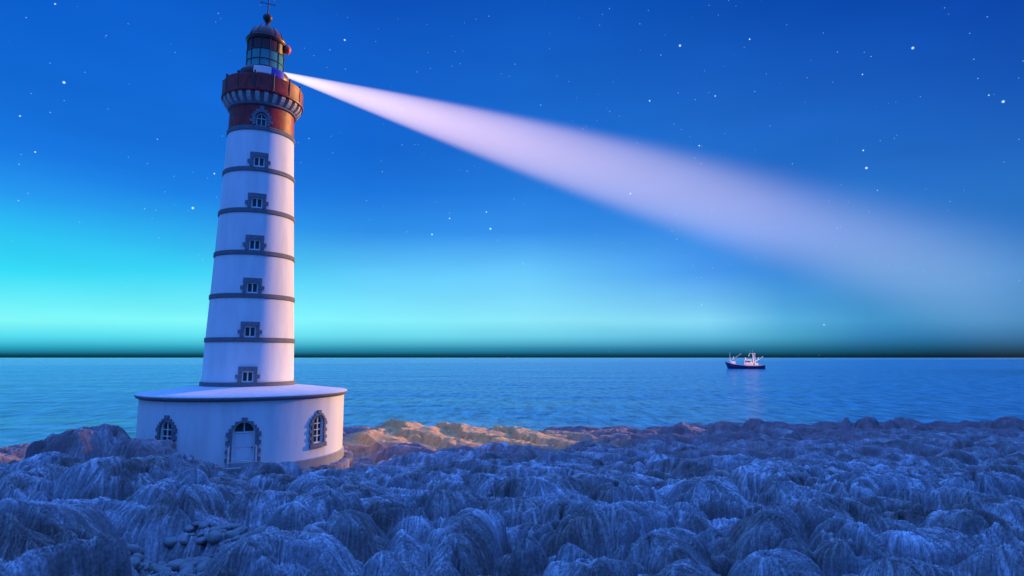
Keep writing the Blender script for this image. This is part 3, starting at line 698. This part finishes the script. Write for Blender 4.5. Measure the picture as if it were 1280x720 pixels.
st_ = MB(); st_.wall(shift([(-.62, 2.3), (.62, 2.3), (.62, 2.82), (-.62, 2.82)]), RD-.02, RD+.45, DD, RD); st_.wall(shift([(-.7, 2.2), (.7, 2.2), (.7, 2.64), (-.7, 2.64)]), RD+.02, RD+.8, DD, RD); st_.build('doorstep', M_plinth, LH)
for th in (R(-7.3), R(4.9)):
    h = MB(); u_ = Vector((math.sin(th), -math.cos(th), 0))
    h.tube([u_*(RD+.42)+Vector((0, 0, 2.5-ZB)), u_*(RD+.42)+Vector((0, 0, 3.50-ZB)), u_*(RD+.1)+Vector((0, 0, 3.5-ZB))], .036, 8)
    h.tube([u_*(RD+.42)+Vector((0, 0, 3.0-ZB)), u_*(RD+.08)+Vector((0, 0, 3.0-ZB))], .02, 8)
    h.build('handrail', M_steel, LH, 40)
# gallery
mb = MB(); mb.lathe(zz([(1.6, 21.15), (1.72, 21.15), (1.80, 21.19), (1.80, 21.25), (1.74, 21.28), (1.78, 21.34), (1.92, 21.62), (1.96, 21.74), (1.6, 21.74)]), 120); mb.build('gallery_cornice', M_quoin, LH, 30)
pr = [(1.745, 21.27), (1.86, 21.33), (1.98, 21.46), (2.06, 21.62), (2.07, 21.735), (1.9, 21.735), (1.75, 21.6)]
cm = None
for k in range(28):
    if cm is None:
        c = MB(); hw = .105; n_ = len(pr); vs = [(sx*hw, -r, z-ZB) for sx in (-1, 1) for r, z in pr]
        c.add(vs, [tuple(range(n_)), tuple(reversed(range(n_, 2*n_)))]+[(i, n_+i, n_+(i+1) % n_, (i+1) % n_) for i in range(n_)])
        co_ = c.build('corbel', M_corbel, LH); 
        bm = bmesh.new(); bm.from_mesh(co_.data); bmesh.ops.recalc_face_normals(bm, faces=bm.faces); bm.to_mesh(co_.data); bm.free(); cm = co_
    else:
        co_ = cm.copy(); COL.objects.link(co_); co_.parent = LH
    co_.rotation_euler = (0, 0, 2*math.pi*(k+.3)/28)
mb = MB(); mb.lathe(zz([(1.2, 21.74), (2.08, 21.74), (2.15, 21.77), (2.16, 21.84), (2.12, 21.88), (1.2, 21.88)]), 120); mb.build('gallery_deck', M_red, LH, 30)
NP = 14
mb = MB()
for k in range(NP):
    a0 = 2*math.pi*(k+.5)/NP+.02; a1 = 2*math.pi*(k+1.5)/NP-.02; zt = 22.70+(.05 if k % 2 else 0)
    mb.lathe(zz([(2.075, 21.88), (2.10, 21.90), (2.085, 22.3), (2.105, zt-.03), (2.06, zt), (2.03, zt-.03), (2.03, 21.9)]), 8, True, a0, a1)
mb.build('parapet', M_red, LH, 30)
pm = None
for k in range(NP):
    if pm is None:
        c = MB(); c.tube([(0, -2.08, 21.87-ZB), (0, -2.08, 22.78-ZB)], .05, 10); c.sphere((0, -2.08, 22.82-ZB), .07, 10); pm = c.build('parapet_post', M_iron, LH, 40); q_ = pm
    else: q_ = pm.copy(); COL.objects.link(q_); q_.parent = LH
    q_.rotation_euler = (0, 0, 2*math.pi*(k+.5)/NP)
# lantern
mb = MB(); mb.lathe(zz([(1.30, 21.87), (1.30, 23.0), (1.33, 23.05), (1.33, 23.48), (1.27, 23.58), (1.15, 23.66), (1.05, 23.70), (.6, 23.72)]), 96); mb.build('lantern_base', M_dome, LH, 35)
mb = MB(); mb.lathe(zz([(1.325, 23.10), (1.375, 23.12), (1.375, 23.50), (1.325, 23.53)]), 14, True, R(-25), R(14)); mb.build('service_hatch', M_frame, LH, 30)
mb = MB(); mb.lathe(zz([(1.325, 23.06), (1.37, 23.09), (1.37, 23.49), (1.325, 23.53)]), 14, True, R(15.5), R(47)); mb.build('blue_panel', M_blue, LH, 30)
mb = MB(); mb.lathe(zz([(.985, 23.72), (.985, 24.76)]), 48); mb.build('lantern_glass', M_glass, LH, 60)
mb = MB()
for k in range(12):
    t_ = 2*math.pi*(k+.42)/12; c_, s_ = math.sin(t_), -math.cos(t_)
    mb.tube([(c_, s_, 23.7-ZB), (c_, s_, 25.5-ZB)], .026, 6)
for z, rr in ((23.73, .035), (24.16, .024), (24.74, .03)):
    pts = [(1.0*math.sin(2*math.pi*k/48), -1.0*math.cos(2*math.pi*k/48), z-ZB) for k in range(49)]; mb.tube(pts, rr, 6)
mb.build('lantern_frame', M_iron, LH, 40)
mb = MB(); mb.lathe(zz([(.96, 24.78), (.97, 25.5)]), 48); mb.build('blind_frieze', M_dome, LH, 60)
mb = MB(); mb.lathe(zz([(.16, 23.7), (.22, 23.85), (.25, 24.0), (.22, 24.15), (.16, 24.3), (.05, 24.4)]), 32); lens = mb.build('lens', M_steel, LH, 40)
bd = Vector((math.sin(R(51)+R(23.93)), math.cos(R(51)+R(23.93)), 0))     # beam direction in the lighthouse's own frame
side = Vector((bd.y, -bd.x, 0))
mb = MB(); nq = 20; c0 = bd*.25+Vector((0, 0, 24.0-ZB)); c1 = bd*.93+Vector((0, 0, 24.0-ZB))
vs = [tuple(c0+(side*math.cos(2*math.pi*k/nq)+Vector((0,0,1))*math.sin(2*math.pi*k/nq))*.05) for k in range(nq)]+[tuple(c1+(side*math.cos(2*math.pi*k/nq)+Vector((0,0,1))*math.sin(2*math.pi*k/nq))*.085) for k in range(nq)]
mb.add(vs, [tuple(range(nq)), tuple(reversed(range(nq, 2*nq)))]+[(k, nq+k, nq+(k+1) % nq, (k+1) % nq) for k in range(nq)]); mb.build('lamp', M_lamp, LH)
# dome
mb = MB(); mb.lathe(zz([(.9, 25.36), (1.02, 25.38), (1.09, 25.48), (1.10, 25.55), (1.04, 25.60), (.93, 25.60)]), 72); mb.build('eave_gutter', M_dome, LH, 35)
prof = [(.95*math.cos(q)**.9, 25.60+.90*math.sin(q)) for q in [math.pi/2*k/12 for k in range(12)]]+[(.12, 26.50)]
mb = MB(); mb.lathe(zz([(1.0, 25.58)]+prof), 48)
for k in range(12):
    t_ = 2*math.pi*k/12; mb.tube([((r+.012)*math.sin(t_), -(r+.012)*math.cos(t_), z-ZB) for r, z in prof], .018, 5)
mb.build('dome', M_dome, LH, 35)
mb = MB(); mb.lathe(zz([(.13, 26.48), (.16, 26.56), (.10, 26.62), (.09, 26.75), (.15, 26.82), (.1, 26.88)]), 24); mb.build('dome_neck', M_iron, LH, 35)
mb = MB(); mb.sphere((0, 0, 27.10-ZB), .26, 24); mb.build('ball_finial', M_iron, LH, 60)
mb = MB(); mb.tube([(0, 0, 27.3-ZB), (0, 0, 28.9-ZB)], [.035, .018], 8)
for dx_, dy_ in ((1, .0), (0, 1)):
    mb.tube([(-.36*dx_, -.36*dy_, 27.98-ZB), (.36*dx_, .36*dy_, 27.98-ZB)], .02, 6)
    for s_ in (-1, 1): mb.sphere((.37*dx_*s_, .37*dy_*s_, 27.98-ZB), .05, 8)
mb.tube([(-.35, .05, 28.45-ZB), (.35, -.05, 28.45-ZB)], .02, 6); mb.add([(.2,-.03,28.45-ZB),(.42,-.06,28.6-ZB),(.42,-.06,28.3-ZB),(.2,-.01,28.45-ZB),(.42,-.04,28.6-ZB),(.42,-.04,28.3-ZB)],[(0,1,2),(5,4,3),(0,3,4,1),(1,4,5,2),(2,5,3,0)])
mb.build('weather_vane', M_iron, LH, 40)
# orange sun glint on the lantern, added as a painted ball
M_glint = weathered('glint_orange_red', (.9,.09,.025), (.7,.05,.02), .45, 4, (1,1,1), .4, .05, 30)
mb = MB(); q_ = R(82); mb.sphere((1.14*math.sin(q_), -1.14*math.cos(q_), 25.30-ZB), .21, 20, 1, 1.1, 1.3); mb.tube([(.95*math.sin(q_), -.95*math.cos(q_), 25.34-ZB), (1.2*math.sin(q_), -1.2*math.cos(q_), 25.30-ZB)], [.13, .16], 12); mb.build('sun_glint', M_glint, LH, 40)

# ------------------------------------------------------------------ light beam: the lit air in front of the lamp
M_beam = bpy.data.materials.new('lit_air'); M_beam.use_nodes = True
t = M_beam.node_tree; t.nodes.clear()
tcn = N('ShaderNodeTexCoord', t); sx_ = N('ShaderNodeSeparateXYZ', t); t.links.new(tcn.outputs['Object'], sx_.inputs[0])
bx, by, bz = sx_.outputs
dist = mth('MAXIMUM', bx, .5, tree=t)
ALPHA = .130
rad = mth('SQRT', mth('ADD', mth('MULTIPLY', by, by, tree=t), mth('MULTIPLY', bz, bz, tree=t), tree=t), tree=t)
rho = mth('DIVIDE', rad, mth('MULTIPLY', dist, ALPHA, tree=t), tree=t)
lg = mth('DIVIDE', mth('LOGARITHM', dist, 10.0, tree=t), 2.6, tree=t)            # 1 -> 0, 400 -> 1
soft = N('ShaderNodeMapRange', t); soft.interpolation_type = 'SMOOTHERSTEP'; t.links.new(rho, soft.inputs[0]); soft.inputs[1].default_value = 1.0
sw = N('ShaderNodeMapRange', t); t.links.new(dist, sw.inputs[0]); sw.inputs[1].default_value = 2*K; sw.inputs[2].default_value = 70*K; sw.inputs[3].default_value = .82; sw.inputs[4].default_value = 0.0
t.links.new(sw.outputs[0], soft.inputs[2]); soft.inputs[3].default_value = 0; soft.inputs[4].default_value = 1
gr_ = N('ShaderNodeValToRGB', t); cr = gr_.color_ramp
G = [(1, 4), (2, 9), (5, 18), (10, 32), (18, 42), (35, 46), (55, 50), (100, 52), (150, 44), (200, 30), (229, 0)]
BGAIN = 1.0
while len(cr.elements) < len(G): cr.elements.new(.5)
for el, (d_, g_) in zip(cr.elements, G):
    el.position = math.log10(d_*K)/2.6
for el, (d_, g_) in zip(cr.elements, G):
    el.position = math.log10(d_*K)/2.6; el.color = (g_/60,)*3+(1,)
t.links.new(lg, gr_.inputs[0])
st2 = mth('MULTIPLY', mth('DIVIDE', gr_.outputs[0], mth('MULTIPLY', dist, dist, tree=t), tree=t), soft.outputs[0], tree=t)
st2 = mth('MULTIPLY', st2, 60*K*K/K*BGAIN*1.0, tree=t)
cc = N('ShaderNodeValToRGB', t); cr = cc.color_ramp
cr.elements[0].position = math.log10(2*K)/2.6; cr.elements[0].color = (1,.78,.55,1); cr.elements[1].position = math.log10(150*K)/2.6; cr.elements[1].color = (.6,.72,.72,1)
e_ = cr.elements.new(math.log10(15*K)/2.6); e_.color = (1,.64,.50,1); e_ = cr.elements.new(math.log10(55*K)/2.6); e_.color = (.94,.68,.56,1)
t.links.new(lg, cc.inputs[0])
em = N('ShaderNodeEmission', t); t.links.new(cc.outputs[0], em.inputs[0]); t.links.new(st2, em.inputs[1])
o_ = N('ShaderNodeOutputMaterial', t); t.links.new(em.outputs[0], o_.inputs['Volume'])
mb = MB(); nq = 48; prof = [(d_, ALPHA*d_*1.0) for d_ in (.96, 3, 8, 20, 50, 100, 160, 229)]
vs = []; 
for d_, r_ in prof:
    for k in range(nq): vs.append((d_, r_*math.cos(2*math.pi*k/nq), r_*math.sin(2*math.pi*k/nq)))
fs = [(i*nq+k, i*nq+(k+1) % nq, (i+1)*nq+(k+1) % nq, (i+1)*nq+k) for i in range(len(prof)-1) for k in range(nq)]
fs += [tuple(reversed(range(nq))), tuple((len(prof)-1)*nq+k for k in range(nq))]
mb.add(vs, fs); bo = mb.build('light_beam', M_beam)
bm = bmesh.new(); bm.from_mesh(bo.data); bmesh.ops.recalc_face_normals(bm, faces=bm.faces); bm.to_mesh(bo.data); bm.free()
bo.location = (SX, SY, 24.0); bo.rotation_euler = (0, 0, R(90-51))
tag(bo, 'pale pink beam of light sweeping right from the lantern of the lighthouse', 'light beam', kind='stuff')

# ------------------------------------------------------------------ fishing boat
BT = empty('fishing_boat', (157.5, 399.5, 0), R(-21.5))
tag(BT, 'small dark blue fishing boat with white wheelhouse on the open sea', 'boat')
M_hull = weathered('dark_blue_hull', (.02,.035,.17), (.08,.03,.05), .4, .6, (1,1,3), .6, .1, 3)
M_bwhite = weathered('boat_white', (.8,.78,.76), (.55,.45,.38), .5, .8, (1,1,1), .5, .1, 3)
M_bwood = weathered('boat_deck_wood', (.45,.28,.2), (.2,.12,.09), .7, 1, (1,1,1), .6, .1, 3)
M_bred = weathered('boat_red', (.45,.06,.04), (.2,.05,.03), .5, 1, (1,1,1), .6, .1, 3)
st = [(-12.8, 4.7, .12, -.2), (-11.6, 4.35, .9, -.3), (-9.6, 3.75, 1.9, -.6), (-7, 3.1, 2.7, -.8), (-3.5, 2.45, 3.1, -.9), (1, 2.05, 3.25, -1), (6, 1.95, 3.2, -1), (10, 2.2, 2.9, -1), (12.4, 2.55, 2.4, -.8)]
def hullmesh():
    m = MB(); vs = []; rows_ = []
    for x, zt, hw, zk in st:
        kx = x+(1.7 if x < -12 else (.9 if x < -11 else 0)) ; prof_ = [(hw, zt, x), (hw*.94, zt*.55, x+(kx-x)*.5), (hw*.80, .15, kx), (hw*.45, zk, kx)]
        row = [(p_[2], -p_[0], p_[1]) for p_ in prof_]+[(p_[2], p_[0], p_[1]) for p_ in reversed(prof_)]
        rows_.append(row); vs += row
    L = 8; fs = []
    for i in range(len(st)-1):
        for j in range(L-1): fs.append((i*L+j, (i+1)*L+j, (i+1)*L+j+1, i*L+j+1))
    fs += [tuple(range(L)), tuple(reversed(range((len(st)-1)*L, len(st)*L)))]
    m.add(vs, fs); return m
o = hullmesh().build('hull', M_hull, BT, 40)
bm = bmesh.new(); bm.from_mesh(o.data); bmesh.ops.recalc_face_normals(bm, faces=bm.faces); bm.to_mesh(o.data); bm.free()
mb = MB(); vs = []; fs = []
for x, zt, hw, zk in st: vs += [(x, -hw*.9, zt-.7), (x, hw*.9, zt-.7)]
# deck is recessed: drawn as boards just under the rail
mb.add([(x, y, z+.75) for x, y, z in vs], [(2*i, 2*i+1, 2*i+3, 2*i+2) for i in range(len(st)-1)]); mb.build('deck', M_bwood, BT)
for s_ in (-1, 1):
    mb = MB()
    for i in range(len(st)-1):
        (x0, z0, h0, _), (x1, z1, h1, _) = st[i], st[i+1]
        y0, y1 = s_*h0*.99, s_*h1*.99
        mb.add([(x0, y0, z0), (x1, y1, z1), (x1, y1, z1+.42), (x0, y0, z0+.42), (x0, y0*.93, z0), (x1, y1*.93, z1), (x1, y1*.93, z1+.42), (x0, y0*.93, z0+.42)],
               [(0,1,2,3), (7,6,5,4), (3,2,6,7), (0,4,5,1)])
    mb.build('bulwark', M_bwhite if True else M_hull, BT)
mb = MB()
for x0, x1 in ((-6.0, -.5), (1.0, 5.5), (7, 11)):
    mb.box(x0, x1, -3.42, -3.2, 1.25, 1.5)
mb.build('rubbing_strake', M_bred, BT)
wh = MB(); wh.add([(-.8,-1.9,2.2),(5.0,-1.9,2.2),(5.0,1.9,2.2),(-.8,1.9,2.2),(-.2,-1.8,5.9),(3.9,-1.8,5.9),(3.9,1.8,5.9),(-.2,1.8,5.9)],[(0,3,2,1),(4,5,6,7),(0,1,5,4),(1,2,6,5),(2,3,7,6),(3,0,4,7)])
wh.box(4.6, 8.2, -1.7, 1.7, 2.2, 4.0)
who = wh.build('wheelhouse', M_bwhite, BT)
mb = MB(); mb.box(-.7, 4.3, -2.1, 2.1, 5.9, 6.15); mb.build('roof', M_bwhite, who)
for x0, x1 in ((.15, 1.0), (1.35, 3.4)):
    mb = MB(); mb.box(x0, x1, -1.92, -1.84, 4.3, 5.4); mb.build('window', M_pane, who)
mb = MB(); mb.box(5.2, 6.0, -1.74, -1.69, 2.5, 3.8); mb.build('cabin_door', M_bred, who)
mb = MB(); mb.tube([(.4, 0, 6.1), (.4, 0, 7.6)], .32, 8); mb.build('funnel', M_bwhite, BT)
mb = MB(); mb.box(-8.6, -6.2, -1.3, 1.3, 3.0, 5.1); mb.build('fish_crate', M_bwhite, BT)
M_mast = weathered('boat_mast_paint', (.78,.74,.7), (.5,.4,.35), .5, 1, (1,1,1), .5, .1, 3)
mb = MB(); mb.tube([(-9.4, 0, 3.2), (-9.4, 0, 13.2)], [.26, .13], 8); mb.sphere((-9.4, 0, 10.3), .42, 8); mb.build('foremast', M_mast, BT)
mb = MB(); mb.tube([(-9.4, 0, 4.9), (-2.6, -.4, 9.9)], [.18, .14], 8); mb.sphere((-2.5, -.4, 10.0), .35, 8); mb.build('fore_derrick', M_mast, BT)
mb = MB(); mb.tube([(5.4, 0, 3.5), (5.2, 0, 10.4)], [.42, .34], 8); mb.tube([(6.6, 0, 3.5), (6.3, 0, 10.2)], [.2, .16], 8); mb.box(2.8, 6.8, -.25, .25, 10.1, 10.45)
mb.tube([(5.0, 0, 10.4), (5.0, 0, 13.4)], .07, 6); mb.tube([(3.6, 0, 10.4), (3.6, 0, 12.6)], .07, 6); mb.build('gantry_mast', M_mast, BT)
M_dl = bpy.data.materials.new('boat_fill_glow'); M_dl.use_nodes = True
t = M_dl.node_tree; t.nodes.clear(); em = N('ShaderNodeEmission', t); em.inputs[0].default_value = (1,.55,.34,1); em.inputs[1].default_value = 3
o_ = N('ShaderNodeOutputMaterial', t); t.links.new(em.outputs[0], o_.inputs[0])
for lx, ly, lz, lw in ((2.6, -5.5, 8.4, 5200), (-7.2, -4.5, 7.0, 2300), (8.2, -4.6, 6.4, 2000)):  # unseen lamps added to throw warm light on the boat's near side
    mb = MB(); mb.sphere((lx, ly, lz), .10, 12); mb.tube([(lx, ly, lz+.1), (lx, ly+.4, lz+.7), (lx+.3, 0, lz+1.4)], .05, 6); lo_ = mb.build('boat_fill_lamp', M_dl, BT, 60)
    ld = bpy.data.lights.new('boat_fill_light', 'SPOT'); ld.energy = lw*.62; ld.color = (1, .56, .34); ld.shadow_soft_size = .2; ld.spot_size = R(125); ld.spot_blend = .5
    lq = bpy.data.objects.new('boat_fill_light', ld); COL.objects.link(lq); lq.parent = BT; lq.location = (lx*K, (ly-.25)*K, lz*K); lq.rotation_euler = (R(72), 0, 0)
mb = MB(); mb.tube([(6.2, 0, 4.6), (11.2, -.3, 8.0)], [.34, .26], 8); mb.tube([(11.2, -.3, 8.0), (11.4, -.3, 6.6)], .12, 6); mb.sphere((11.2, -.3, 8.0), .4, 8); mb.build('aft_derrick', M_mast, BT)
mb = MB()
for p_, q_ in (((-9.4, 0, 13), (-12.5, 0, 4.8)), ((-9.4, 0, 13), (3.2, 0, 10.3)), ((-9.4, 0, 12), (-2.6, -.4, 9.9)), ((5.2, 0, 10.3), (11.2, -.3, 8.0)), ((6.3, 0, 10.2), (12.2, 0, 2.8))): mb.tube([p_, q_], .045, 5)
mb.build('rigging', M_iron, BT)

# ------------------------------------------------------------------ loose stones in the gully
M_stone = weathered('wet_round_stone', (.27,.25,.25), (.10,.09,.09), .6, 9, (1,1,1), .8, .5, 22)
protos = []
for q in range(5):
    bm = bmesh.new(); bmesh.ops.create_icosphere(bm, subdivisions=3, radius=1)
    rs = np.array([v.co for v in bm.verts]); 
    nz_ = perlin(rs[:, 0]*1.3+q*7, rs[:, 1]*1.3+rs[:, 2]*1.1, 70+q)*.32+perlin(rs[:, 0]*3+q*5, rs[:, 2]*3+rs[:, 1]*2, 80+q)*.10
    for v, k in zip(bm.verts, nz_): v.co *= 1+float(k)
    for v in bm.verts: v.co.z *= .72
    for f_ in bm.faces: f_.smooth = True
    me_ = bpy.data.meshes.new('stone'); bm.to_mesh(me_); bm.free(); me_.materials.append(M_stone); protos.append(me_)
placed = []
tries = 0
while len(placed) < 110 and tries < 4000:
    tries += 1
    y = rng.uniform(9.2, 12.6); x = -5.9+rng.uniform(-1.2, 1.2)
    r = rng.uniform(.06, .12) if len(placed) > 12 else rng.uniform(.12, .17)
    if (((x+5.9)/1.2)**2+((y-10.9)/1.7)**2) > 1: continue
    if any(math.hypot(x-a_, y-b_) < (r+c_)*.86 for a_, b_, c_ in placed): continue
    if ground_z(x, y) > float(gbase(np.array(x), np.array(y)))+.15: continue
    placed.append((x, y, r))
    zs = [ground_z(x+dx_, y+dy_) for dx_, dy_ in ((0, 0), (.1, 0), (-.1, 0), (0, .1), (0, -.1))]
    o = link_mesh('loose_stone', protos[len(placed) % 5].copy() if False else protos[len(placed) % 5], None, (x, y, sum(zs)/5+r*.38))
    o.scale = (r*rng.uniform(.95, 1.3), r*rng.uniform(.85, 1.1), r*rng.uniform(.85, 1.1)); o.rotation_euler = (rng.normal(0, .2), rng.normal(0, .2), rng.uniform(0, 6.28))
    tag(o, 'dark round loose stone lying in the hollow between the weedy mounds', 'stone', 'loose stones in the hollow')

# ------------------------------------------------------------------ layout units -> metres
S_ = Matrix.Scale(K, 4)
done = set()
for o in list(scene.objects):
    if o.type == 'MESH':
        if o.data.name not in done and not o.name.startswith('loose_stone'): o.data.transform(S_); done.add(o.data.name)
        if o.name.startswith('loose_stone'): o.scale = o.scale*K
    if o.type in ('MESH', 'EMPTY'): o.location = o.location*K
